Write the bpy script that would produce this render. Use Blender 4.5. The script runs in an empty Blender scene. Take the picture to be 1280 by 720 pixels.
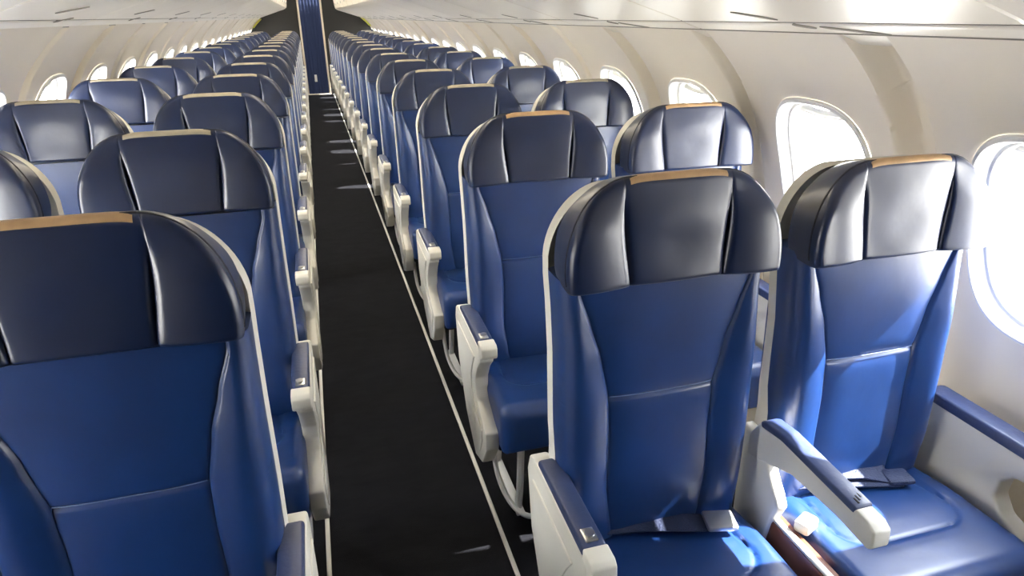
import bpy, bmesh, math, random
from math import pi, sin, cos, sqrt, exp, hypot
from mathutils import Vector, Matrix, Euler
random.seed(7)
SC = bpy.context.scene
COL = SC.collection

# ------------------------------------------------------------------ materials
def mat(name, col, rough=.5, metal=0., coat=0., bump=None, spec=.5, emit=None, estr=0.):
    m = bpy.data.materials.new(name); m.use_nodes = True
    nt = m.node_tree; b = nt.nodes['Principled BSDF']
    b.inputs['Base Color'].default_value = (*col, 1)
    b.inputs['Roughness'].default_value = rough
    b.inputs['Metallic'].default_value = metal
    b.inputs['Coat Weight'].default_value = coat
    b.inputs['Coat Roughness'].default_value = .3
    b.inputs['Specular IOR Level'].default_value = spec
    if emit:
        b.inputs['Emission Color'].default_value = (*emit, 1); b.inputs['Emission Strength'].default_value = estr
    if bump:
        sc, st, var = bump
        tc = nt.nodes.new('ShaderNodeTexCoord')
        n = nt.nodes.new('ShaderNodeTexNoise'); n.inputs['Scale'].default_value = sc; n.inputs['Detail'].default_value = 3
        nt.links.new(tc.outputs['Object'], n.inputs['Vector'])
        bp = nt.nodes.new('ShaderNodeBump'); bp.inputs['Strength'].default_value = st; bp.inputs['Distance'].default_value = .01
        nt.links.new(n.outputs['Fac'], bp.inputs['Height']); nt.links.new(bp.outputs['Normal'], b.inputs['Normal'])
        if var:
            n2 = nt.nodes.new('ShaderNodeTexNoise'); n2.inputs['Scale'].default_value = sc * var[0]; n2.inputs['Detail'].default_value = 4
            nt.links.new(tc.outputs['Object'], n2.inputs['Vector'])
            r = nt.nodes.new('ShaderNodeValToRGB')
            r.color_ramp.elements[0].position = .35; r.color_ramp.elements[1].position = .65
            r.color_ramp.elements[0].color = (*[c * (1 - var[1]) for c in col], 1)
            r.color_ramp.elements[1].color = (*[min(1, c * (1 + var[1])) for c in col], 1)
            nt.links.new(n2.outputs['Fac'], r.inputs['Fac']); nt.links.new(r.outputs['Color'], b.inputs['Base Color'])
    return m

M = {}
M['leather'] = mat('blue_leather', (.0062, .031, .132), .37, spec=.5, bump=(14, .14, (.5, .15)), coat=.28)
M['leather_dark'] = mat('navy_leather', (.0045, .0130, .050), .34, spec=.55, bump=(14, .12, (.5, .15)), coat=.18)
M['piping'] = mat('navy_piping', (.004, .007, .02), .6)
M['stitch'] = mat('pale_stitching', (.16, .22, .38), .5)
M['tan'] = mat('tan_trim', (.56, .36, .19), .35, bump=(60, .1, (.4, .12)))
M['tan_lit'] = mat('lit_tan_trim', (.46, .41, .31), .4, bump=(60, .1, (.4, .12)))  # the tan trim again, with the light on it put into the colour
M['shell'] = mat('cream_plastic', (.74, .72, .65), .35, bump=(40, .02, None))
M['pad'] = mat('slate_blue_pad', (.026, .042, .115), .42, bump=(90, .08, None))
M['metal'] = mat('brushed_metal', (.62, .62, .62), .28, metal=1.)
M['tube'] = mat('white_painted_tube', (.78, .78, .76), .3)
M['black'] = mat('black_gap', (.012, .012, .014), .7)
M['web'] = mat('dark_webbing', (.012, .022, .07), .62, bump=(220, .4, None))
M['brown'] = mat('brown_rail_plastic', (.15, .055, .03), .35)
M['silver'] = mat('silver_buckle', (.72, .72, .74), .30, metal=.85)
M['wall'] = mat('cream_wall_panel', (.86, .79, .67), .42, bump=(6, .03, (.3, .03)))
M['frame'] = mat('white_window_frame', (.88, .88, .86), .35)
M['joint'] = mat('grey_joint', (.27, .25, .21), .7)
M['bin'] = mat('cream_bin_plastic', (.82, .765, .655), .30, coat=.3, bump=(5, .03, (.3, .04)))
M['ceil'] = mat('cream_ceiling', (.80, .79, .74), .5)
M['bulk'] = mat('dark_bulkhead', (.007, .006, .006), .7)
M['bluedoor'] = mat('dark_blue_curtain', (.004, .015, .065), .8)
M['post'] = mat('cream_post', (.55, .47, .36), .45)
M['track'] = mat('cream_track_strip', (.62, .61, .56), .35)
M['yellow'] = mat('yellow_green_patch', (.62, .62, .06), .5)
M['lamp'] = mat('lamp_diffuser', (.9, .9, .85), .5, emit=(1, .88, .68), estr=16)

def carpet():
    m = bpy.data.materials.new('black_speckled_carpet'); m.use_nodes = True
    nt = m.node_tree; b = nt.nodes['Principled BSDF']; b.inputs['Roughness'].default_value = .85
    b.inputs['Specular IOR Level'].default_value = .08
    tc = nt.nodes.new('ShaderNodeTexCoord'); mp = nt.nodes.new('ShaderNodeMapping'); mp.inputs['Scale'].default_value = (1, 2.2, 1)
    nt.links.new(tc.outputs['Object'], mp.inputs['Vector'])
    n = nt.nodes.new('ShaderNodeTexNoise'); n.inputs['Scale'].default_value = 7; n.inputs['Detail'].default_value = 8; n.inputs['Roughness'].default_value = .7
    nt.links.new(mp.outputs['Vector'], n.inputs['Vector'])
    r = nt.nodes.new('ShaderNodeValToRGB')
    r.color_ramp.elements[0].position = .3; r.color_ramp.elements[0].color = (.0028, .0032, .005, 1)
    r.color_ramp.elements[1].position = .75; r.color_ramp.elements[1].color = (.0095, .0095, .012, 1)
    nt.links.new(n.outputs['Fac'], r.inputs['Fac']); nt.links.new(r.outputs['Color'], b.inputs['Base Color'])
    n2 = nt.nodes.new('ShaderNodeTexNoise'); n2.inputs['Scale'].default_value = 400
    nt.links.new(tc.outputs['Object'], n2.inputs['Vector'])
    bp = nt.nodes.new('ShaderNodeBump'); bp.inputs['Strength'].default_value = .5; bp.inputs['Distance'].default_value = .004
    nt.links.new(n2.outputs['Fac'], bp.inputs['Height']); nt.links.new(bp.outputs['Normal'], b.inputs['Normal'])
    return m
M['carpet'] = carpet()

def glass():
    m = bpy.data.materials.new('window_pane'); m.use_nodes = True
    nt = m.node_tree; nt.nodes.clear()
    o = nt.nodes.new('ShaderNodeOutputMaterial'); mx = nt.nodes.new('ShaderNodeMixShader')
    t = nt.nodes.new('ShaderNodeBsdfTransparent'); g = nt.nodes.new('ShaderNodeBsdfGlossy')
    t.inputs['Color'].default_value = (.97, .98, 1, 1); g.inputs['Roughness'].default_value = .05
    mx.inputs['Fac'].default_value = .06
    nt.links.new(t.outputs[0], mx.inputs[1]); nt.links.new(g.outputs[0], mx.inputs[2]); nt.links.new(mx.outputs[0], o.inputs['Surface'])
    return m
M['glass'] = glass()

# ------------------------------------------------------------------ mesh helpers
def mesh_obj(name, verts, faces, material, parent=None, ang=38, fm=None, mats=None):
    me = bpy.data.meshes.new(name)
    me.from_pydata([tuple(v) for v in verts], [], faces)
    bm = bmesh.new(); bm.from_mesh(me)
    bmesh.ops.recalc_face_normals(bm, faces=bm.faces); bm.to_mesh(me); bm.free()
    for mm in (mats or [material]): me.materials.append(mm)
    if fm:
        for p, i in zip(me.polygons, fm): p.material_index = i
    for p in me.polygons: p.use_smooth = True
    me.set_sharp_from_angle(angle=math.radians(ang))
    o = bpy.data.objects.new(name, me); COL.objects.link(o)
    if parent: o.parent = parent
    return o

class MB:
    """collects shapes for one mesh"""
    def __init__(s): s.v = []; s.f = []
    def add(s, v, f):
        n = len(s.v); s.v += [tuple(p) for p in v]; s.f += [tuple(i + n for i in q) for q in f]
    def bm(s, bm):
        bm.verts.ensure_lookup_table(); bm.verts.index_update()
        s.add([v.co[:] for v in bm.verts], [[v.index for v in f.verts] for f in bm.faces]); bm.free()
    def box(s, x0, x1, y0, y1, z0, z1, bev=0., seg=2, rot=None):
        bm = bmesh.new(); bmesh.ops.create_cube(bm, size=1)
        for v in bm.verts:
            v.co = Vector(((x0 + x1) / 2 + v.co.x * (x1 - x0), (y0 + y1) / 2 + v.co.y * (y1 - y0), (z0 + z1) / 2 + v.co.z * (z1 - z0)))
        if bev: bmesh.ops.bevel(bm, geom=list(bm.edges), offset=bev, segments=seg, profile=.5, affect='EDGES')
        if rot:
            c = Vector(((x0 + x1) / 2, (y0 + y1) / 2, (z0 + z1) / 2))
            for v in bm.verts: v.co = c + rot @ (v.co - c)
        s.bm(bm); return s
    def prism(s, poly, x0, x1, bev=0., seg=2):
        """poly in (y, z), extruded in x"""
        bm = bmesh.new()
        a = [bm.verts.new((x0, y, z)) for y, z in poly]; b = [bm.verts.new((x1, y, z)) for y, z in poly]
        n = len(poly); bm.faces.new(a); bm.faces.new(b[::-1])
        for i in range(n): bm.faces.new((a[i], b[i], b[(i + 1) % n], a[(i + 1) % n]))
        bmesh.ops.recalc_face_normals(bm, faces=bm.faces)
        if bev: bmesh.ops.bevel(bm, geom=list(bm.edges), offset=bev, segments=seg, profile=.5, affect='EDGES', clamp_overlap=True)
        s.bm(bm); return s
    def tube(s, pts, r, n=8, closed=False, smooth=0):
        P = [Vector(p) for p in pts]
        for _ in range(smooth):
            Q = [P[0]] if not closed else []
            rng = range(len(P) - 1) if not closed else range(len(P))
            for i in rng:
                a, b = P[i], P[(i + 1) % len(P)]
                Q += [a.lerp(b, .25), a.lerp(b, .75)]
            if not closed: Q.append(P[-1])
            P = Q
        V = []; F = []; up = None
        for i, p in enumerate(P):
            if closed: t = P[(i + 1) % len(P)] - P[i - 1]
            else: t = P[min(i + 1, len(P) - 1)] - P[max(i - 1, 0)]
            t.normalize()
            if up is None: up = t.orthogonal().normalized()
            up = (up - t * up.dot(t)).normalized(); w = t.cross(up)
            for k in range(n): V.append(p + (up * cos(2 * pi * k / n) + w * sin(2 * pi * k / n)) * r)
        m = len(P)
        for i in range(m if closed else m - 1):
            for k in range(n):
                j = (i + 1) % m
                F.append((i * n + k, i * n + (k + 1) % n, j * n + (k + 1) % n, j * n + k))
        if not closed: F.append(tuple(range(n))); F.append(tuple((m - 1) * n + k for k in range(n)))
        s.add(V, F); return s
    def ribbon(s, pts, wdir, w, t):
        """flat strap along pts, wide in wdir"""
        P = [Vector(p) for p in pts]; V = []; F = []
        for i, p in enumerate(P):
            d = (P[min(i + 1, len(P) - 1)] - P[max(i - 1, 0)]).normalized()
            wd = Vector(wdir[i] if isinstance(wdir[0], (tuple, list)) else wdir); wd = (wd - d * wd.dot(d)).normalized(); nn = d.cross(wd)
            for a, b in ((-1, -1), (1, -1), (1, 1), (-1, 1)): V.append(p + wd * a * w / 2 + nn * b * t / 2)
        for i in range(len(P) - 1):
            for k in range(4): F.append((i * 4 + k, i * 4 + (k + 1) % 4, i * 4 + 4 + (k + 1) % 4, i * 4 + 4 + k))
        F.append((0, 1, 2, 3)); e = len(P) * 4 - 4; F.append((e, e + 1, e + 2, e + 3))
        s.add(V, F); return s
    def build(s, name, material, parent=None, sx=1, ang=38):
        v = [(p[0] * sx, p[1], p[2]) for p in s.v]
        return mesh_obj(name, v, s.f, material, parent, ang)

def empty(name, loc=(0, 0, 0)):
    o = bpy.data.objects.new(name, None); COL.objects.link(o); o.location = loc; o.empty_display_size = .1
    return o
def tag(o, label, cat, group=None):
    o['label'] = label; o['category'] = cat
    if group: o['group'] = group
    return o
def struct(o): o['kind'] = 'structure'; return o
def copy_tree(o, parent=None):
    c = o.copy(); COL.objects.link(c); c.parent = parent
    for ch in list(o.children): copy_tree(ch, c)
    return c
def gauss(d, w): return exp(-(d / w) ** 2)
def sstep(a, b, x):
    t = max(0., min(1., (x - a) / (b - a))); return t * t * (3 - 2 * t)
def lerp_tab(tab, x):
    if x <= tab[0][0]: return tab[0][1]
    for (a, va), (b, vb) in zip(tab, tab[1:]):
        if x <= b:
            t = (x - a) / (b - a); t = t * t * (3 - 2 * t) * .35 + t * .65
            return va + (vb - va) * t
    return tab[-1][1]

# ------------------------------------------------------------------ the seat (local: x across, -y faces the front of the cabin, z up)
HW_BACK, HW_HEAD, Z_HB, Z_TOP, R_TOP, R_Z = .210, .212, 1.052, 1.246, .122, .160
def back_y(z):      # front plane of the backrest, leaning back slightly
    return -.030 + (z - .45) * .040
SEAM = [(.44, .088), (.50, .104), (.60, .116), (.72, .113), (.81, .116), (.90, .134), (.97, .156), (1.04, .180)]
Z_SEAM = .810
def backrest(parent, name='backrest'):
    us = []          # half coordinates in 0..1, seam at .6
    for i in range(17): us.append(i / 16 * .555)
    us += [.575, .588, .6, .612, .625]
    for i in range(1, 19): us.append(.625 + i / 18 * .375)
    full = [-u for u in us[::-1][:-1]] + us
    zs = [.43 + i * (1.06 - .43) / 78 for i in range(79)]
    zs = sorted(set([round(z, 4) for z in zs if abs(z - Z_SEAM) > .007] + [Z_SEAM - .006, Z_SEAM - .003, Z_SEAM, Z_SEAM + .003, Z_SEAM + .006]))
    V = []; F = []; nrow = None
    for z in zs:
        xs = lerp_tab(SEAM, z)
        hw = HW_BACK - .006 * sstep(.75, .5, z)
        row = []
        for u in full:
            a = abs(u); sg = 1 if u >= 0 else -1
            x = xs * a / .6 if a <= .6 else xs + (hw - xs) * (a - .6) / .4
            y = back_y(z)
            mid = sstep(.44, .60, z) * (1 - .75 * sstep(.86, 1.04, z))
            # centre panel softly cushioned in two fields
            if a < .6:
                puff = .012 * (1 - (x / xs) ** 4) * (1 - .25 * gauss(z - Z_SEAM, .03))
                y -= puff * .6
                y += .0045 * gauss(z - Z_SEAM, .0035) * sstep(.6, .57, a) + .003 * gauss(z - Z_SEAM, .014)
            else:
                t = (x - xs) / (hw - xs)
                y -= .017 * mid * sin(pi * min(1, t * .8 + .03)) ** 1.2 if t < 1 else 0
                y -= .004
            y += .0032 * gauss(a - .6, .014)
            y += .006 * gauss((z - .55) - .1 * (x - .05), .015) * (1 if a < .58 else 0) * .15
            d = hw - x; r = .034
            if d < r: y += r - sqrt(max(0, r * r - (r - d) ** 2))
            row.append((sg * x, y, z))
        # side and rear
        hwv = hw; yb = back_y(z) + .085
        row += [(hwv, row[-1][1] + .012, z), (hwv, yb, z), (hwv - .02, yb + .01, z), (-hwv + .02, yb + .01, z), (-hwv, yb, z), (-hwv, row[0][1] + .012, z)]
        nrow = len(row); V += row
    for j in range(len(zs) - 1):
        for i in range(nrow):
            a = j * nrow + i; b = j * nrow + (i + 1) % nrow
            F.append((a, b, b + nrow, a + nrow))
    F.append(tuple(range(nrow))); F.append(tuple((len(zs) - 1) * nrow + i for i in range(nrow)))
    o = mesh_obj(name, V, F, M['leather'], parent, 50)
    # stitching beside the two curved seams and across the middle
    st = MB()
    for sg in (-1, 1):
        pts = []
        for k in range(40):
            z = .47 + k * (1.03 - .47) / 39
            xs = lerp_tab(SEAM, z)
            pts.append((sg * (xs + .0045), back_y(z) - .0025, z))
        st.tube(pts, .0009, 4)
    xs = lerp_tab(SEAM, Z_SEAM)
    st.tube([(-xs * .96 + 2 * xs * .96 * k / 12, back_y(Z_SEAM) - .0062 * (1 - abs(-1 + k / 6) ** 4) + .0008, Z_SEAM + .005) for k in range(13)], .0009, 4)
    st.build('stitching', M['stitch'], o)
    return o

def head_hw(z):
    zc = Z_TOP - R_Z
    if z <= zc: return HW_HEAD - .004 * sstep(1.08, 1.04, z)
    return HW_HEAD - R_TOP + R_TOP * sqrt(max(0, 1 - ((z - zc) / R_Z) ** 2))
def head_y(z): return -.040 + (z - Z_HB) * .10
def headrest(parent, sx=1):
    zc = Z_TOP - R_Z
    zs = [Z_HB + (zc - Z_HB) * i / 12 for i in range(13)] + [zc + R_Z * sin(pi / 2 * i / 26) for i in range(1, 27)]
    us = [i / 13 * .40 for i in range(14)] + [.425, .44, .45, .46, .475] + [.475 + .525 * (1 - (1 - i / 16) ** 1.5) for i in range(1, 17)]
    full = [-u for u in us[::-1][:-1]] + us
    V = []; F = []; n = len(full)
    for z in zs:
        hw = head_hw(z); xc = min(.093 + .012 * sstep(1.04, 1.2, z), hw * .97)
        for u in full:
            a = abs(u); sg = 1 if u >= 0 else -1
            x = xc * a / .45 if a <= .45 else xc + (hw - xc) * (a - .45) / .55
            y = head_y(z)
            fade = 1 - .9 * sstep(1.15, 1.235, z)
            if a <= .45: y -= .006 * (1 - (x / xc) ** 2) * fade; y += .006 * fade * gauss(z - 1.12, .05) * gauss(x, .07)
            else:
                t = (x - xc) / max(.01, HW_HEAD - xc)
                y -= .016 * fade * sin(pi * min(1, t * .62 + .05)) ** .9
            y += .011 * fade * gauss(a - .45, .016) * (.25 + .75 * gauss(z - 1.13, .05))
            # fold lines near the lower edge
            # distance to the outline
            if z > zc and x > HW_HEAD - R_TOP: d = (1 - hypot((x - (HW_HEAD - R_TOP)) / R_TOP, (z - zc) / R_Z)) * R_TOP
            elif x > HW_HEAD - R_TOP: d = hw - x
            else: d = min(Z_TOP - z, hw - x) if z > zc else hw - x
            r = .012
            if d < r: y += r - sqrt(max(0, r * r - (r - max(d, 0)) ** 2))
            if z - Z_HB < .009: y += .009 - sqrt(max(0, .009 ** 2 - (.009 - (z - Z_HB)) ** 2))
            V.append((sg * x, y, z))
    m = len(zs)
    for j in range(m - 1):
        for i in range(n - 1): F.append((j * n + i, j * n + i + 1, (j + 1) * n + i + 1, (j + 1) * n + i))
    loop = [i for i in range(n)] + [j * n + n - 1 for j in range(1, m)] + [(m - 1) * n + i for i in range(n - 2, -1, -1)] + [j * n for j in range(m - 2, 0, -1)]
    prev = loop
    for dy, sh in ((.014, 0), (.028, .002), (.046, .007), (.066, .013), (.078, .020)):
        cur = []
        for idx in loop:
            x, y, z = V[idx]
            yy = max(head_y(z) + dy, y + .002)
            cur.append(len(V)); V.append((x * (1 - sh * .7), yy, z - sh * sstep(1.13, 1.24, z) + sh * .4 * sstep(1.1, 1.04, z)))
        for i in range(len(loop)):
            k = (i + 1) % len(loop); F.append((prev[i], prev[k], cur[k], cur[i]))
        prev = cur
    F.append(tuple(prev))
    o = mesh_obj('headrest', V, F, M['leather_dark'], parent, 60)
    # piping round the front outline
    pts = []
    def outline(inset, y_in):
        P = []
        for k in range(10): z = Z_HB + .012 + (zc - Z_HB - .012) * k / 9; P.append((-(head_hw(z) - inset), z))
        for k in range(1, 15):
            a = pi / 2 * k / 14; P.append((-(HW_HEAD - R_TOP) - (R_TOP - inset) * cos(a), zc + (R_Z - inset) * sin(a)))
        P = P + [(-x, z) for x, z in P[::-1]]
        return [(x, head_y(z) + y_in, z) for x, z in P]
    MB().tube(outline(.0010, .0105), .0026, 6).build('piping', M['piping'], o)
    # tan band over the crown
    V = []; F = []; nx = 17
    sec = [(-.0130, -.0075), (-.0125, -.003), (-.008, .0015), (.000, .0030), (.008, .0015), (.014, -.001), (.014, -.006), (.008, -.005), (.0, -.004), (-.007, -.008)]
    for i in range(nx):
        x = -.094 + .188 * i / (nx - 1)
        drop = .004 * (abs(x) / .094) ** 6
        for y, z in sec: V.append((x, head_y(Z_TOP) + y + .012, Z_TOP + z - drop))
    k = len(sec)
    for i in range(nx - 1):
        for j in range(k): F.append((i * k + j, i * k + (j + 1) % k, (i + 1) * k + (j + 1) % k, (i + 1) * k + j))
    F.append(tuple(range(k))); F.append(tuple((nx - 1) * k + j for j in range(k)))
    mesh_obj('headband', V, F, M['tan'], o, 45)
    return o

def back_shell(parent):
    zc = Z_TOP - R_Z; P = []
    for z in (.40, .48, .56, .62, .68, .74, .80, .9, 1.0, 1.05, zc):
        hw = HW_BACK + .004 + (HW_HEAD - HW_BACK - .002) * sstep(.95, 1.06, z); P.append((-hw, z, .010 * sstep(.76, .66, z)))
    for k in range(1, 15):
        a = pi / 2 * k / 14; P.append((-(HW_HEAD - R_TOP) - (R_TOP + .002 - .010 * sin(a)) * cos(a), zc + (R_Z - .030) * sin(a), 0))
    P = P + [(-x, z, w) for x, z, w in P[::-1]]
    V = []; F = []; n = len(P)
    def yy(z): return back_y(z) + .068 + .022 * sstep(.95, 1.05, z)
    rings = [(-.012, -.004), (0, -.001), (.006, .0010), (.013, -.004), (.03, -.025), (.036, -.055)]
    for dy, out in rings:
        for x, z, w in P:
            ox = out * (1 if x > 0 else -1)
            V.append((x + ox, yy(z) + dy - w * 1.4 + (.02 * sstep(.8, .6, z) if dy > .01 else 0), z + (out if z > zc else 0)))
    for r in range(len(rings) - 1):
        for i in range(n - 1): F.append((r * n + i, r * n + i + 1, (r + 1) * n + i + 1, (r + 1) * n + i))
    F.append(tuple((len(rings) - 1) * n + i for i in range(n)))
    for r in range(len(rings) - 1): F.append((r * n, (r + 1) * n, (r + 1) * n + n - 1, r * n + n - 1))
    return mesh_obj('back_shell', V, F, M['shell'], parent, 50)

CF, CR_ = -.345, .045
def cushion(parent):
    ys = [CR_ - (CR_ - CF) * i / 70 for i in range(62)]
    last = ys[-1]; ys += [last + (CF - last) * (1 - (1 - i / 14) ** 2) for i in range(1, 15)]
    nx = 81; V = []; F = []; rows = []
    hw = .209; zb = .342
    for y in ys:
        d = y - CF
        r = .042; drop = r - sqrt(max(0, r * r - (r - d) ** 2)) if d < r else 0
        rb = .02; lift = rb - sqrt(max(0, rb * rb - (rb - d) ** 2)) if d < rb else 0
        rc = .035; hwy = hw - (rc - sqrt(max(0, rc * rc - (rc - d) ** 2)) if d < rc else 0)
        row = []
        for i in range(nx):
            u = -1 + 2 * i / (nx - 1); u = sin(u * pi / 2) * .35 + u * .65
            x = u * hwy; ax = abs(x)
            z = .492 - .014 * sstep(-.15, .02, y) - drop
            # U-shaped seam: straight sides, rounded towards the front
            yc = CF + .125
            dd = abs(ax - .135 - .02 * sstep(0, -.2, y)) if y > yc + .07 else abs(hypot(max(0, ax - .085), max(0, (yc + .07) - y)) - .07)
            ins = (ax < .155 and y > yc + .07) or hypot(max(0, ax - .085), max(0, (yc + .07) - y)) < .07
            z -= .0035 * gauss(dd, .0045)
            if ins: z += .003 * min(1, dd / .05) - .003
            else: z += .002 * min(1, dd / .03)
            e = hwy - ax; re = .03
            if e < re: z -= re - sqrt(max(0, re * re - (re - e) ** 2))
            row.append((x, y, z))
        row += [(hwy, y, (row[-1][2] + zb) / 2), (hwy - .004, y, zb + lift), (-hwy + .004, y, zb + lift), (-hwy, y, (row[0][2] + zb) / 2)]
        rows.append(row)
    n = len(rows[0])
    for r in rows: V += r
    for j in range(len(rows) - 1):
        for i in range(n):
            a = j * n + i; b = j * n + (i + 1) % n; F.append((a, b, b + n, a + n))
    F.append(tuple(range(n))); F.append(tuple((len(rows) - 1) * n + i for i in range(n)))
    return mesh_obj('seat_cushion', V, F, M['leather'], parent, 50)

ARM_F = 1.09
def aisle_arm(parent, sx):
    """sx = -1: arm on the -x side"""
    xi, xo = .200, .246      # inner, outer (local, positive side, mirrored by sx)
    body = MB()
    body.prism([(.085, .640), (.10, .60), (.075, .46), (-.01, .31), (-.125, .215), (-.205, .245), (-.255, .325), (-.262, .385),
                (-.225, .405), (-.165, .440), (-.150, .470), (-.155, .510), (-.185, .560), (-.222, .598), (-.215, .634), (.055, .650)], xi + .004, xo, .006, 2)
    a = body.build('armrest', M['shell'], parent, sx)
    for ob in (a,): pass
    # raised lip of the side casing on the aisle side
    MB().prism([(.055, .60), (.05, .47), (-.03, .335), (-.12, .255), (-.19, .275), (-.222, .335), (-.225, .375), (-.15, .410), (-.115, .45), (-.115, .50), (-.14, .55), (-.165, .588)], xo - .002, xo + .004, .003, 2).build('side_cover', M['shell'], a, sx)
    rot = Matrix.Rotation(math.radians(0), 3, 'X')
    MB().prism([(.035, .628), (-.196, .614), (-.196, .650), (-.18, .654), (.03, .662), (.04, .655)], xi - .003, xo - .004, .006, 3).build('arm_pad', M['pad'], a, sx)
    MB().prism([(-.197, .606), (-.234, .612), (-.240, .622), (-.238, .644), (-.228, .653), (-.197, .655)], xi - .003, xo - .002, .0035, 3).build('end_cap', M['shell'], a, sx)
    b = MB(); b.box(xi + .008, xo - .014, -.186, -.156, .650, .656, .002)
    b.tube([((xi + xo) / 2 - .004, -.171, .655), ((xi + xo) / 2 - .004, -.171, .660)], .009, 14)
    b.build('recline_button', M['metal'], a, sx)
    for ob in [a] + list(a.children):
        for v in ob.data.vertices:
            if v.co.y < 0: v.co.y *= ARM_F
    return a

def mid_arm(parent, sx, hinge=True):
    xi, xo = .232, .270
    a = MB().prism([(.0, .655), (-.03, .700), (-.10, .708), (-.335, .690), (-.352, .680), (-.354, .648), (-.345, .638), (-.27, .646), (-.14, .644), (-.05, .612), (-.0, .60)], xi, xo, .005, 3).build('armrest', M['shell'], parent, sx)
    MB().prism([(-.035, .690), (-.10, .697), (-.305, .682), (-.305, .697), (-.10, .714), (-.045, .710), (-.03, .702)], xi - .0015, xo + .0015, .005, 3).build('arm_pad', M['pad'], a, sx)
    b = MB()
    for k in range(3): b.box(xi + .012 + k * .007, xi + .016 + k * .007, -.298 + k * .006, -.284 + k * .006, .695, .6995, .001)
    b.build('button', M['piping'], a, sx)
    MB().prism([(.035, .66), (.03, .42), (-.085, .42), (-.10, .50), (-.115, .535), (-.10, .56), (-.075, .59), (-.06, .62), (-.03, .65)], xi + .004, xo - .004, .008, 3).build('hinge_cover', M['shell'], a, sx)
    return a

def rail(parent, sx):
    r = MB().box(.244, .278, -.43, -.07, .42, .488, .005, 2).build('centre_rail', M['brown'], parent, sx)
    MB().box(.246, .262, -.425, -.075, .487, .494, .002, 1).build('rail_strip', M['shell'], r, sx)
    return r

def window_arm(parent, sx):
    xi, xo = .236, .284
    a = MB().prism([(.06, .630), (.055, .42), (-.30, .36), (-.31, .42), (-.27, .455), (-.215, .475), (-.19, .51), (-.195, .555), (-.22, .578), (-.30, .588), (-.315, .605), (-.31, .640), (-.29, .652), (.04, .652)], xi, xo, .008, 3).build('armrest', M['shell'], parent, sx)
    MB().prism([(.03, .635), (-.275, .630), (-.275, .652), (-.26, .659), (.02, .664), (.035, .655)], xi - .002, xo + .002, .006, 3).build('arm_pad', M['pad'], a, sx)
    return a

def frame_legs(parent, sx):
    f = MB(); f.box(-.20, .20, -.26, .02, .30, .336, .006); f.build('seat_frame', M['black'], parent, sx)
    for x in (-.12, .13):
        l = MB(); l.tube([(x, -.22, .31), (x, -.20, .10), (x, -.18, .012)], .012, 8, smooth=1)
        l.tube([(x, .0, .31), (x, .06, .10), (x, .08, .012)], .012, 8, smooth=1)
        l.box(x - .014, x + .014, -.21, .12, 0, .014, .003)
        l.build('leg', M['tube'], parent, sx)

def baggage_bar(parent, sx, flip):
    f = flip
    MB().tube([(f * .185, -.10, .32), (f * .185, -.12, .20), (f * .180, -.17, .11), (f * .150, -.26, .062), (f * .09, -.30, .055), (-f * .16, -.30, .055), (-f * .19, -.24, .08), (-f * .19, -.12, .30)], .0085, 10, smooth=3).build('baggage_bar', M['tube'], parent, 1)

def belt_front(parent):
    # webbing lying from the left rear corner across the cushion with a metal tongue at the end
    b = MB(); pts = [(-.205, .03, .480), (-.17, .005, .498), (-.10, -.012, .500), (-.02, -.034, .501), (.10, -.072, .500)]
    b.ribbon(pts, [(0, .2, 1), (.1, .5, .6), (.1, .85, .3), (.1, .9, .1), (.1, .9, 0)], .050, .003)
    pts = [(.20, .01, .484), (.14, .006, .497), (.10, .005, .497)]
    b.ribbon(pts, (0, 1, .2), .046, .003)
    o = b.build('seat_belt', M['web'], parent)
    t = MB(); t.box(.092, .158, -.108, -.052, .499, .513, .006, 2, Matrix.Rotation(math.radians(-14), 3, 'Z'))
    t.build('buckle', M['silver'], o)
    return o
def belt_folded(parent):
    b = MB(); b.ribbon([(-.20, .0, .484), (-.14, .0, .502), (-.06, -.012, .514), (.02, -.035, .516), (.08, -.058, .504)], (.2, .9, .15), .056, .005)
    b.ribbon([(-.18, .0, .50), (-.10, -.02, .503), (.0, -.045, .503), (.10, -.07, .500)], (.2, .9, .1), .054, .004)
    b.ribbon([(.2, .02, .484), (.14, .012, .497), (.10, .005, .497)], (0, 1, .15), .046, .003)
    o = b.build('seat_belt', M['web'], parent)
    t = MB(); t.box(.065, .125, -.096, -.046, .499, .511, .005, 2, Matrix.Rotation(math.radians(-12), 3, 'Z'))
    t.build('buckle', M['web'], o)
    # the loose strap end hanging down by the centre rail
    MB().box(-.228, -.180, -.155, -.120, .488, .516, .008, 2, Matrix.Rotation(math.radians(25), 3, 'Z')).build('strap_anchor', M['shell'], o)
    return o

def make_seat(side, kind):
    """side +1 right of the aisle, -1 left; kind aisle / window"""
    root = empty('airline_seat')
    backrest(root); headrest(root); back_shell(root); cushion(root)
    if kind == 'aisle':
        aisle_arm(root, -side); mid_arm(root, side); rail(root, side)
    else: window_arm(root, side)
    frame_legs(root, 1); baggage_bar(root, 1, -side if kind == 'aisle' else side)
    return root

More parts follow.
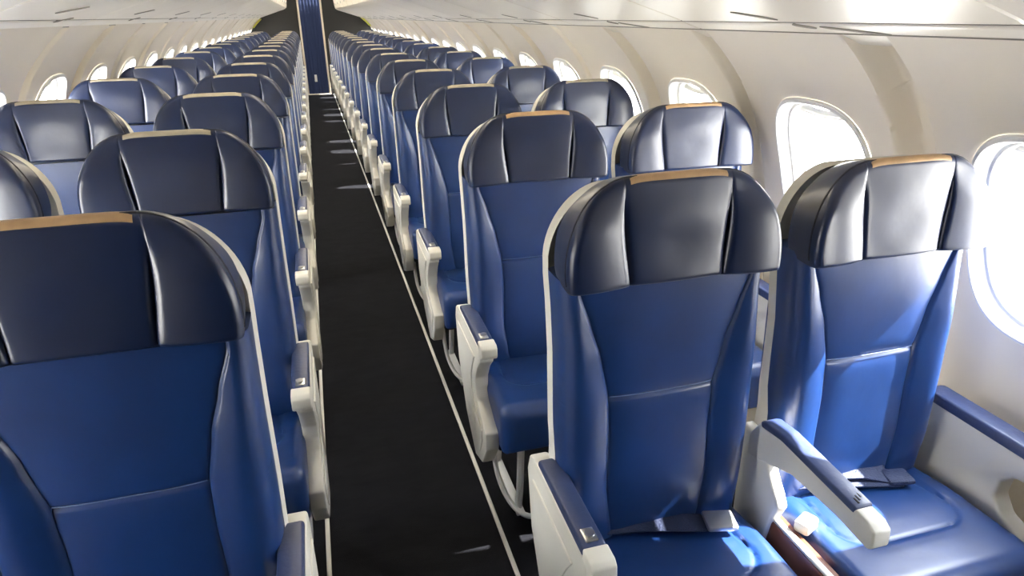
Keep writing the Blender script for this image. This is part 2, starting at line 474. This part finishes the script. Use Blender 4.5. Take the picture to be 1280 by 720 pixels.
XA, XW, PITCH, NR = .464, .960, .86, 16
ORD = ['front', 'second', 'third', 'fourth', 'fifth', 'sixth', 'seventh', 'eighth', 'ninth', 'tenth', 'eleventh', 'twelfth', 'thirteenth', 'fourteenth', 'fifteenth', 'last']
for side in (1, -1):
    for kind in ('aisle', 'window'):
        proto = make_seat(side, kind)
        for k in range(NR):
            s = proto if k == 0 else copy_tree(proto)
            if side == 1: y = 1.045 + PITCH * k if k == 0 else 1.01 + PITCH * k
            else: y = 1.005 if k == 0 else .895 + PITCH * k
            xa = (XA - (.010 if k == 0 else 0)) if side == 1 else (.492 if k == 0 else .480)
            xw = (XW - (.006 if k == 0 else 0)) if side == 1 else .984
            s.location = (side * (xa if kind == 'aisle' else xw), y, 0)
            up_ = (.018 if side == -1 else (-.008 if k == 0 and kind == 'window' else 0))   # headrests slid up or down on their backs
            for ch in s.children:
                if ch.name.startswith('headrest'):
                    ch.location.z = up_
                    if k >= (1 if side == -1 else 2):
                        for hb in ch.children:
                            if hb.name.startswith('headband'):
                                hb.material_slots[0].link = 'OBJECT'; hb.material_slots[0].material = M['tan_lit']  # farther bands: light painted in as a paler tan
                if ch.name.startswith('back_shell') and up_ > 0: ch.scale.z = 1.012
            sd = 'right' if side == 1 else 'left'
            if kind == 'aisle': lab = f'navy blue leather aisle seat in the {ORD[k]} row {sd} of the aisle'
            else: lab = f'navy blue leather window seat in the {ORD[k]} row along the {sd} wall'
            if k == 0 and side == 1: lab = ('blue leather front row seat beside aisle with silver belt buckle on cushion' if kind == 'aisle'
                                            else 'blue leather front row seat beside right window, sunlight on its cushion')
            tag(s, lab, 'seat', f'leather seats {sd} of the aisle, {"aisle" if kind == "aisle" else "window"} side')
        # copies were taken above, so the belts go on single seats only
        proto['k0'] = 1; del proto['k0']
        if side == 1 and kind == 'aisle': belt_front(proto)
        if side == 1 and kind == 'window': belt_folded(proto)

# ------------------------------------------------------------------ cabin shell
Y0, Y1 = -1.40, 15.0
PROF = [(.945, 1.495), (1.0, 1.445), (1.062, 1.387), (1.128, 1.31), (1.180, 1.225), (1.220, 1.13), (1.252, 1.03), (1.278, .92), (1.298, .80), (1.308, .68), (1.31, .56), (1.304, .44), (1.288, .30), (1.265, .16), (1.235, .0)]
def cr(p0, p1, p2, p3, t):
    return tuple(.5 * ((2 * b) + (-a + c) * t + (2 * a - 5 * b + 4 * c - d) * t * t + (-a + 3 * b - 3 * c + d) * t ** 3) for a, b, c, d in zip(p0, p1, p2, p3))
FINE = []
for i in range(len(PROF) - 1):
    p = [PROF[max(0, i - 1)], PROF[i], PROF[i + 1], PROF[min(len(PROF) - 1, i + 2)]]
    for k in range(8): FINE.append(cr(*p, k / 8))
FINE.append(PROF[-1])
ARC = [0]
for a, b in zip(FINE, FINE[1:]): ARC.append(ARC[-1] + hypot(a[0] - b[0], a[1] - b[1]))
SMAX = ARC[-1]
def P(s, d=0.):
    """point (X, Z) on the wall profile; d pushes outward"""
    s = max(0, min(SMAX - 1e-6, s)); lo = 0
    while ARC[lo + 1] < s: lo += 1
    t = (s - ARC[lo]) / (ARC[lo + 1] - ARC[lo])
    x = FINE[lo][0] + (FINE[lo + 1][0] - FINE[lo][0]) * t; z = FINE[lo][1] + (FINE[lo + 1][1] - FINE[lo][1]) * t
    a = FINE[max(0, lo - 1)]; b = FINE[min(len(FINE) - 1, lo + 2)]
    tx, tz = b[0] - a[0], b[1] - a[1]; L = hypot(tx, tz)
    return x + (-tz / L) * d, z + (tx / L) * d
SC_ = min(range(len(FINE)), key=lambda i: abs(FINE[i][1] - 1.062)); SC_ = ARC[SC_]
CELL = .665; WA, WB = .190, .240
def sup(a, b, th, n=2.9):
    c, s = cos(th), sin(th)
    return a * abs(c) ** (2 / n) * (1 if c >= 0 else -1), b * abs(s) ** (2 / n) * (1 if s >= 0 else -1)
def rib(y, wide):
    a = abs(y)
    if wide: return .062 * sstep(.268, .300, a) 
    return .036 * sstep(.292, .320, a)
SL, SH = SC_ - .29, SC_ + .29
def shade_mat():
    m = bpy.data.materials.new('added_translucent_shade'); m.use_nodes = True
    nt = m.node_tree; nt.nodes.clear()
    o = nt.nodes.new('ShaderNodeOutputMaterial'); mx = nt.nodes.new('ShaderNodeMixShader')
    t = nt.nodes.new('ShaderNodeBsdfTranslucent'); g = nt.nodes.new('ShaderNodeBsdfDiffuse')
    t.inputs['Color'].default_value = (.9, .9, .87, 1); g.inputs['Color'].default_value = (.85, .85, .82, 1)
    mx.inputs['Fac'].default_value = .35
    nt.links.new(t.outputs[0], mx.inputs[1]); nt.links.new(g.outputs[0], mx.inputs[2]); nt.links.new(mx.outputs[0], o.inputs['Surface'])
    return m
M['shade'] = shade_mat()
def added_shade(parent, side, mk='shade'):  # added light blocker in the form of a pulled-down shade
    V = []; F = []; NT = 64
    for k in range(1, 5):
        for i in range(NT):
            y, s = sup(WA * .855 * k / 4, WB * .855 * k / 4, 2 * pi * i / NT)
            x, z = P(SC_ + s, .036); V.append((x * side, y, z))
    for k in range(3):
        for i in range(NT):
            j = (i + 1) % NT; F.append((k * NT + i, k * NT + j, (k + 1) * NT + j, (k + 1) * NT + i))
    F.append(tuple(range(NT)))
    sh = mesh_obj('window_shade', V, F, M[mk], parent, 60); sh['kind'] = 'structure'  # added to keep light out, unlike the raised shades
def wall_cell(wide_l, wide_r):
    V = []; F = []
    def put(y, s, d=0.):
        w = wide_l if y < 0 else wide_r
        x, z = P(s, d + rib(y, w) * sstep(0, .06, s)); V.append((x, y, z)); return len(V) - 1
    NT = 288; rings = []
    hy, hs = CELL / 2, .29
    for k in range(25):
        t = k / 24; ring = []
        for i in range(NT):
            th = 2 * pi * i / NT
            ax, ay = sup(WA, WB, th)
            c, s = cos(th), sin(th); m = max(abs(c) , abs(s))
            # rectangle border point
            bx, by = hy * c / m, hs * s / m
            y = ax + (bx - ax) * t; ss = ay + (by - ay) * t
            ring.append(put(y, SC_ + ss))
        rings.append(ring)
    for k in range(24):
        for i in range(NT):
            j = (i + 1) % NT; F.append((rings[k][i], rings[k][j], rings[k + 1][j], rings[k + 1][i]))
    ys = [-hy] + sorted(hy * cos(2 * pi * i / NT) / abs(sin(2 * pi * i / NT)) for i in range(NT // 8 + 1, 3 * NT // 8)) + [hy]
    NY = len(ys) - 1
    for s0, s1, n in ((0, SL, 8), (SH, SMAX, 16)):
        g = [[put(y, s0 + (s1 - s0) * j / n) for y in ys] for j in range(n + 1)]
        for j in range(n):
            for i in range(NY): F.append((g[j][i], g[j][i + 1], g[j + 1][i + 1], g[j + 1][i]))
    return V, F
def window_parts(parent, side):
    RG = [(1.03, -.001), (1.02, -.007), (.985, -.010), (.955, -.004), (.94, .010), (.915, .020), (.895, .022), (.885, .019), (.87, .022), (.86, .040), (.84, .048), (.80, .050)]
    NT = 64; V = []; F = []
    for sc, d in RG:
        for i in range(NT):
            y, s = sup(WA * sc + (sc - 1) * .02, WB * sc, 2 * pi * i / NT)
            x, z = P(SC_ + s, d); V.append((x * side, y, z))
    for k in range(len(RG) - 1):
        for i in range(NT):
            j = (i + 1) % NT; F.append((k * NT + i, k * NT + j, (k + 1) * NT + j, (k + 1) * NT + i))
    fr = mesh_obj('window_frame', V, F, M['frame'], parent, 40); fr['kind'] = 'structure'
    V = []; F = []
    for k in range(1, 7):
        for i in range(NT):
            y, s = sup(WA * .83 * k / 6, WB * .83 * k / 6, 2 * pi * i / NT)
            x, z = P(SC_ + s, .049); V.append((x * side, y, z))
    for k in range(5):
        for i in range(NT):
            j = (i + 1) % NT; F.append((k * NT + i, k * NT + j, (k + 1) * NT + j, (k + 1) * NT + i))
    F.append(tuple(range(NT)))
    pn = mesh_obj('window_pane', V, F, M['glass'], parent, 60); pn['kind'] = 'structure'
    # lower edge of the raised window shade with its little grip
    V = []; F = []; nx = 21; rows = []
    for j, (z_, d) in enumerate([(-.82, .040), (-.79, .040), (-.76, .040), (-.75, .034), (-.735, .034), (-.73, .042)]):
        for i in range(nx):
            u = -1 + 2 * i / (nx - 1)
            s = WB * z_ * (1 - .0 * u * u)
            lim = WA * .84 * (1 - min(.999, abs(z_ / .86)) ** 2.9) ** (1 / 2.9)
            x, z = P(SC_ + s + .012 * (1 - u * u), d); V.append((x * side, u * lim, z))
    for j in range(5):
        for i in range(nx - 1): F.append((j * nx + i, j * nx + i + 1, (j + 1) * nx + i + 1, (j + 1) * nx + i))
    sh = mesh_obj('window_shade', V, F, M['frame'], parent, 40); sh['kind'] = 'structure'

for side, off, sname in ((1, .92, 'right'), (-1, 3.30 - CELL * 4 , 'left')):
    V = []; F = []; JV = MB(); dzl = .022 if side == -1 else 0.
    cells = {}
    centers = []
    c = off
    while c - CELL / 2 > Y0 + .01: c -= CELL
    while c - CELL / 2 < Y1 - .01: centers.append(c); c += CELL
    par0 = round((centers[0] - off) / CELL)
    for i, yc in enumerate(centers):
        odd = (i + par0) % 2 == 0
        key = odd
        if key not in cells: cells[key] = wall_cell(not odd, odd)
        cv, cf = cells[key]; n = len(V)
        V += [(x * side, y + yc, z + dzl) for x, y, z in cv]; F += [tuple(a + n for a in f) for f in cf]
        # the dark joint between panels (every second rib)
        if odd: yj = yc - CELL / 2
        else: yj = yc + CELL / 2
        if odd or True:
            yj = yc + CELL / 2
            if odd: continue
            for k in range(30):
                s0, s1 = SMAX * k / 30, SMAX * (k + 1) / 30
                q = []
                for s, yy in ((s0, yj - .006), (s0, yj + .006), (s1, yj + .006), (s1, yj - .006)):
                    x, z = P(s, .036 * sstep(0, .06, s) - .0012); q.append((x * side, yy, z + dzl))
                for s, yy in ((s0, yj - .006), (s0, yj + .006), (s1, yj + .006), (s1, yj - .006)):
                    x, z = P(s, .036 * sstep(0, .06, s) + .004); q.append((x * side, yy, z + dzl))
                JV.add(q, [(0, 1, 2, 3), (4, 5, 6, 7), (0, 1, 5, 4), (1, 2, 6, 5), (2, 3, 7, 6), (3, 0, 4, 7)])
    w = struct(mesh_obj('wall_' + sname, V, F, M['wall'], None, 50))
    j = JV.build('panel_joint', M['joint'], w); j['kind'] = 'structure'
    base = None; made = []
    for i, yc in enumerate(centers):
        if base is None:
            base = empty('window_1'); struct(base); window_parts(base, side); o = base
        else: o = copy_tree(base)
        o.location = (0, yc, dzl); o.name = 'window_%d' % (i + 1 + (0 if side == 1 else 40)); o['kind'] = 'structure'
        made.append((o, yc))
    for o, yc in made:      # pulled-down shades added to block light on the aisle and front seats
        if side == 1 and 1.9 < yc < 5.8:
            added_shade(o, side)
        elif (side == -1 and yc < .5) or (side == 1 and yc < -.2):
            added_shade(o, side, 'frame')

# floor
f = MB(); f.box(-1.32, 1.32, Y0, Y1 + .6, -.04, 0); struct(f.build('floor', M['carpet']))
for i, sx in enumerate((1, -1)):
    struct(MB().box(sx * .262 - .007, sx * .262 + .007, Y0 + .05, Y1 - .05, 0, .007, .003, 2).build('trim_%d' % (i + 1), M['track']))
    # thin seat track behind it
    struct(MB().box(sx * 1.19 - .05, sx * 1.19 + .05, Y0 + .02, Y1 - .02, 0, .07, .012, 2).build('baseboard_' + ('right' if sx > 0 else 'left'), M['shell']))

# overhead bins (each a thing) with the service strip under them
BP = [(1.006, 1.448), (.995, 1.453), (.97, 1.460), (.94, 1.470), (.925, 1.476), (.921, 1.481), (.915, 1.480), (.90, 1.486), (.80, 1.518), (.70, 1.550), (.60, 1.582), (.52, 1.606),
      (.485, 1.620), (.462, 1.638), (.452, 1.665), (.445, 1.72), (.432, 1.80), (.425, 1.88), (.43, 1.95), (.45, 1.99), (.50, 2.01), (1.0, 2.0), (1.13, 1.52), (1.13, 1.43), (1.04, 1.432)]
BL = 1.05
def lerp_z(x):
    for (a, za), (b, zb) in zip(BP, BP[1:]):
        if b <= x <= a: return za + (zb - za) * (a - x) / (a - b)
def make_bin(side):
    root = empty('overhead_bin')
    V = []; F = []; n = len(BP)
    g = .0025
    for y in (-BL / 2 + g, -BL / 2 + g + .004, BL / 2 - g - .004, BL / 2 - g):
        e = .003 if y in (-BL / 2 + g, BL / 2 - g) else 0
        for x, z in BP: V.append((side * x, y, z + e))
    for k in range(3):
        for i in range(n): F.append((k * n + i, k * n + (i + 1) % n, (k + 1) * n + (i + 1) % n, (k + 1) * n + i))
    F.append(tuple(range(n))); F.append(tuple(3 * n + i for i in range(n)))
    mesh_obj('bin_body', V, F, M['bin'], root, 30)
    # door panel on the aisle face
    d = MB(); V2 = []
    idx = list(range(13, 19)); 
    for y in (-BL / 2 + .02, BL / 2 - .02):
        for i in idx: V2.append((BP[i][0], y, BP[i][1]))
        for i in idx[::-1]: V2.append((BP[i][0] - .006, y, BP[i][1]))
    m = len(idx) * 2
    d.add(V2, [tuple((i, (i + 1) % m, m + (i + 1) % m, m + i)) for i in range(m)] + [tuple(range(m)), tuple(range(m, 2 * m))])
    dr = d.build('bin_door', M['bin'], root, side)
    MB().box(.430, .442, -.05, .05, 1.70, 1.735, .004).build('latch', M['metal'], dr, side)
    for xs_, w_ in ((.918, .0022), (.984, .0022)):
        q = MB(); z_ = lerp_z(xs_)
        q.box(xs_ - w_, xs_ + w_, -BL / 2 + .002, BL / 2 - .002, z_ - .002, z_ + .006); q.build('seam', M['joint'], root, side)
    # dark air outlet slots running across the service strip
    def surf(x):
        for (a, za), (b, zb) in zip(BP, BP[1:]):
            if b <= x <= a: return za + (zb - za) * (a - x) / (a - b)
    def slot(x0, y0, x1, y1, w, name='air_slot'):
        s = MB(); nn = 12; Vs = []
        dx, dy = x1 - x0, y1 - y0; L = hypot(dx, dy); px, py = -dy / L * w / 2, dx / L * w / 2
        for k in range(nn + 1):
            t = k / nn; e = 1 - abs(2 * t - 1) ** 6
            for sg in (-1, 1):
                x = x0 + dx * t + px * sg * e; y = y0 + dy * t + py * sg * e
                for dz in (-.0025, .001): Vs.append((x, y, surf(min(1.0, x)) + dz))
        Fs = []
        for k in range(nn):
            a = k * 4; b = a + 4
            Fs += [(a, a + 2, b + 2, b), (a + 1, a + 3, b + 3, b + 1), (a, a + 1, b + 1, b), (a + 2, a + 3, b + 3, b + 2)]
        s.add(Vs, Fs); s.build(name, M['joint'], root, side)
    if side == 1:
        slot(.845, .17, .90, .06, .010); slot(.925, .04, .945, -.02, .010); slot(.935, -.04, .978, -.20, .009)
    else:
        slot(.80, .05, .86, -.10, .012); slot(.90, .22, .93, .10, .010)
    return root
for side, sn in ((1, 'right'), (-1, 'left')):
    b = make_bin(side); yb = 1.36 if side == 1 else 1.52
    ys = []
    y = yb - 3 * BL
    while y - BL / 2 < Y0: y += BL
    while y + BL / 2 < Y1: ys.append(y); y += BL
    for i, y in enumerate(ys):
        o = b if i == 0 else copy_tree(b)
        o.location = (0, y, 0 if side == 1 else .03)
        first = [q for q in ys if q + BL / 2 > (.75 if side == 1 else 1.9)]
        if y < first[0]: lab = f'cream overhead bin above the {sn} side, nearer than the bins in view'
        else:
            n_ = first.index(y)
            lab = f'cream overhead bin above the {sn} seats, ' + ('nearest of the row in view' if n_ == 0 else f'{ORD[n_]} along from the near end')
        tag(o, lab, 'overhead bin', f'overhead bins on the {sn}')

# ceiling with lamps
c = MB()
V = []; F = []
cp = [(-.52, 2.0), (-.40, 2.03), (-.25, 2.07), (0, 2.09), (.25, 2.07), (.40, 2.03), (.52, 2.0), (.52, 2.06), (0, 2.14), (-.52, 2.06)]
for y in (Y0, Y1):
    for x, z in cp: V.append((x, y, z))
n = len(cp)
F = [(i, (i + 1) % n, n + (i + 1) % n, n + i) for i in range(n)] + [tuple(range(n)), tuple(range(n, 2 * n))]
struct(mesh_obj('ceiling', V, F, M['ceil'], None, 30))
lamp = empty('ceiling_light')
MB().box(-.07, .07, -.60, .60, 2.062, 2.088, .006).build('lamp_housing', M['ceil'], lamp)
MB().box(-.055, .055, -.585, .585, 2.056, 2.064, .003).build('diffuser', M['lamp'], lamp)
for i in range(9):
    o = lamp if i == 0 else copy_tree(lamp)
    o.location = (0, 2.3 + 1.4 * i, 0)
    tag(o, 'long lit ceiling lamp above the aisle', 'lamp', 'ceiling lamps above the aisle')

# upper closing panels over the bins, so daylight comes only through the windows
for i, sx in enumerate((1, -1)):
    q = MB(); q.prism([(0, 0)] * 0 or [(Y0, 2.0), (Y1, 2.0), (Y1, 2.06), (Y0, 2.06)], sx * .5, sx * 1.3); struct(q.build('trim_%d' % (3 + i), M['ceil']))
    q = MB(); q.prism([(Y0, 1.35), (Y1, 1.35), (Y1, 2.0), (Y0, 2.0)], sx * 1.26, sx * 1.3)
    struct(q.build('trim_%d' % (5 + i), M['ceil']))

# front wall behind the camera
struct(MB().box(-1.34, 1.34, Y0 - .06, Y0, -.04, 2.15).build('wall_front', M['bulk']))
# aft bulkhead: two dark partitions, cream posts and the blue curtained doorway
for sx, n in ((1, 'right'), (-1, 'left')):
    x0, x1 = (.20, 1.34) if sx > 0 else (-1.34, -.25)
    struct(MB().box(x0, x1, Y1, Y1 + .05, 0, 2.15, .004, 1).build('wall_aft_' + n, M['bulk']))
    xp = .195 if sx > 0 else -.245
    struct(MB().box(xp - .018, xp + .018, Y1 - .03, Y1 + .06, 0, 2.08, .006, 2).build('trim_%d' % (9 + sx), M['post']))
    # yellow-green patch where the side wall meets the bulkhead
    V = []; F = []
    for k in range(9):
        s = .02 + .22 * k / 8
        for y in (Y1 - .55, Y1 - .02):
            for dd in (-.004, -.012):
                x, z = P(s, dd); V.append((x * sx, y, z))
    for k in range(8):
        a = k * 4; b_ = a + 4
        F += [(a, a + 2, b_ + 2, b_), (a + 1, a + 3, b_ + 3, b_ + 1), (a, a + 1, b_ + 1, b_), (a + 2, a + 3, b_ + 3, b_ + 2)]
    struct(mesh_obj('trim_%d' % (11 + sx), V, F, M['yellow'], None, 40))
# pleated curtain filling the doorway
V = []; F = []; nx = 49
for z in (.01, 2.05):
    for i in range(nx):
        x = -.235 + .42 * i / (nx - 1); V.append((x, Y1 + .10 + .005 * sin(i * .9), z))
for z in (.01, 2.05):
    for i in range(nx):
        x = -.235 + .42 * i / (nx - 1); V.append((x, Y1 + .108 + .005 * sin(i * .9), z))
for a in (0, 2 * nx):
    for i in range(nx - 1): F.append((a + i, a + i + 1, a + nx + i + 1, a + nx + i))
cu = mesh_obj('curtain', V, F, M['bluedoor'], None, 60)
tag(cu, 'dark blue curtain closing the doorway at the far end of the aisle', 'curtain')
struct(MB().box(-.26, .21, Y1 - .04, Y1 + .10, 0, .012, .003, 1).build('trim_20', M['post']))
struct(MB().box(-1.34, 1.34, Y1 + .55, Y1 + .6, 0, 2.15).build('wall_aft', M['bulk']))
lt = MB().box(-.085, -.035, Y1 + .072, Y1 + .098, .25, .39, .005).build('latch', M['shell'], cu)
MB().tube([(-.09, Y1 + .062, .28), (-.06, Y1 + .062, .27), (-.06, Y1 + .08, .27)], .008, 8).build('grip', M['metal'], lt)

# ------------------------------------------------------------------ daylight
w = bpy.data.worlds.new('World'); SC.world = w; w.use_nodes = True
nt = w.node_tree; bg = nt.nodes['Background']
tc = nt.nodes.new('ShaderNodeTexCoord'); sp = nt.nodes.new('ShaderNodeSeparateXYZ'); rp = nt.nodes.new('ShaderNodeValToRGB')
nt.links.new(tc.outputs['Generated'], sp.inputs[0]); nt.links.new(sp.outputs['Z'], rp.inputs['Fac'])
rp.color_ramp.elements[0].position = 0.; rp.color_ramp.elements[0].color = (.95, .92, .86, 1)
rp.color_ramp.elements[1].position = .5; rp.color_ramp.elements[1].color = (.90, .95, 1, 1)
nt.links.new(rp.outputs['Color'], bg.inputs['Color']); bg.inputs['Strength'].default_value = 24.0

sl = bpy.data.lights.new('sun', 'SUN'); sl.energy = 45; sl.angle = math.radians(.6); sl.color = (1, .96, .88)
so = bpy.data.objects.new('sun', sl); COL.objects.link(so)
d = Vector((-.70, .075, -.69)).normalized()
so.rotation_euler = d.to_track_quat('-Z', 'Y').to_euler(); so.location = (4, 2, 5)

# ------------------------------------------------------------------ camera
f_px, yaw, pit, rol = 837.07, .2739, .3892, -.0159
cd = bpy.data.cameras.new('camera'); co = bpy.data.objects.new('camera', cd); COL.objects.link(co)
cd.sensor_fit = 'HORIZONTAL'; cd.sensor_width = 36; cd.lens = f_px * 36 / 1280; cd.clip_start = .02; cd.clip_end = 200
fw = Vector((sin(yaw) * cos(pit), cos(yaw) * cos(pit), -sin(pit)))
rt = Vector((cos(yaw), -sin(yaw), 0)); up = rt.cross(fw)
# roll: image rotated by rol
R = Matrix((rt, up, -fw)).transposed()
R = R @ Matrix.Rotation(rol, 3, 'Z')
co.matrix_world = Matrix.Translation((-.1412, 0, 1.5077)) @ R.to_4x4()
SC.camera = co
SC.view_settings.view_transform = 'Standard'; SC.view_settings.look = 'None'; SC.view_settings.gamma = 1
SC.view_settings.exposure = 0.52; SC.view_settings.use_curve_mapping = False
SC.cycles.max_bounces = 8; SC.cycles.diffuse_bounces = 6; SC.cycles.transparent_max_bounces = 12
SC.cycles.use_denoising = True
SC.cycles.sample_clamp_indirect = 6
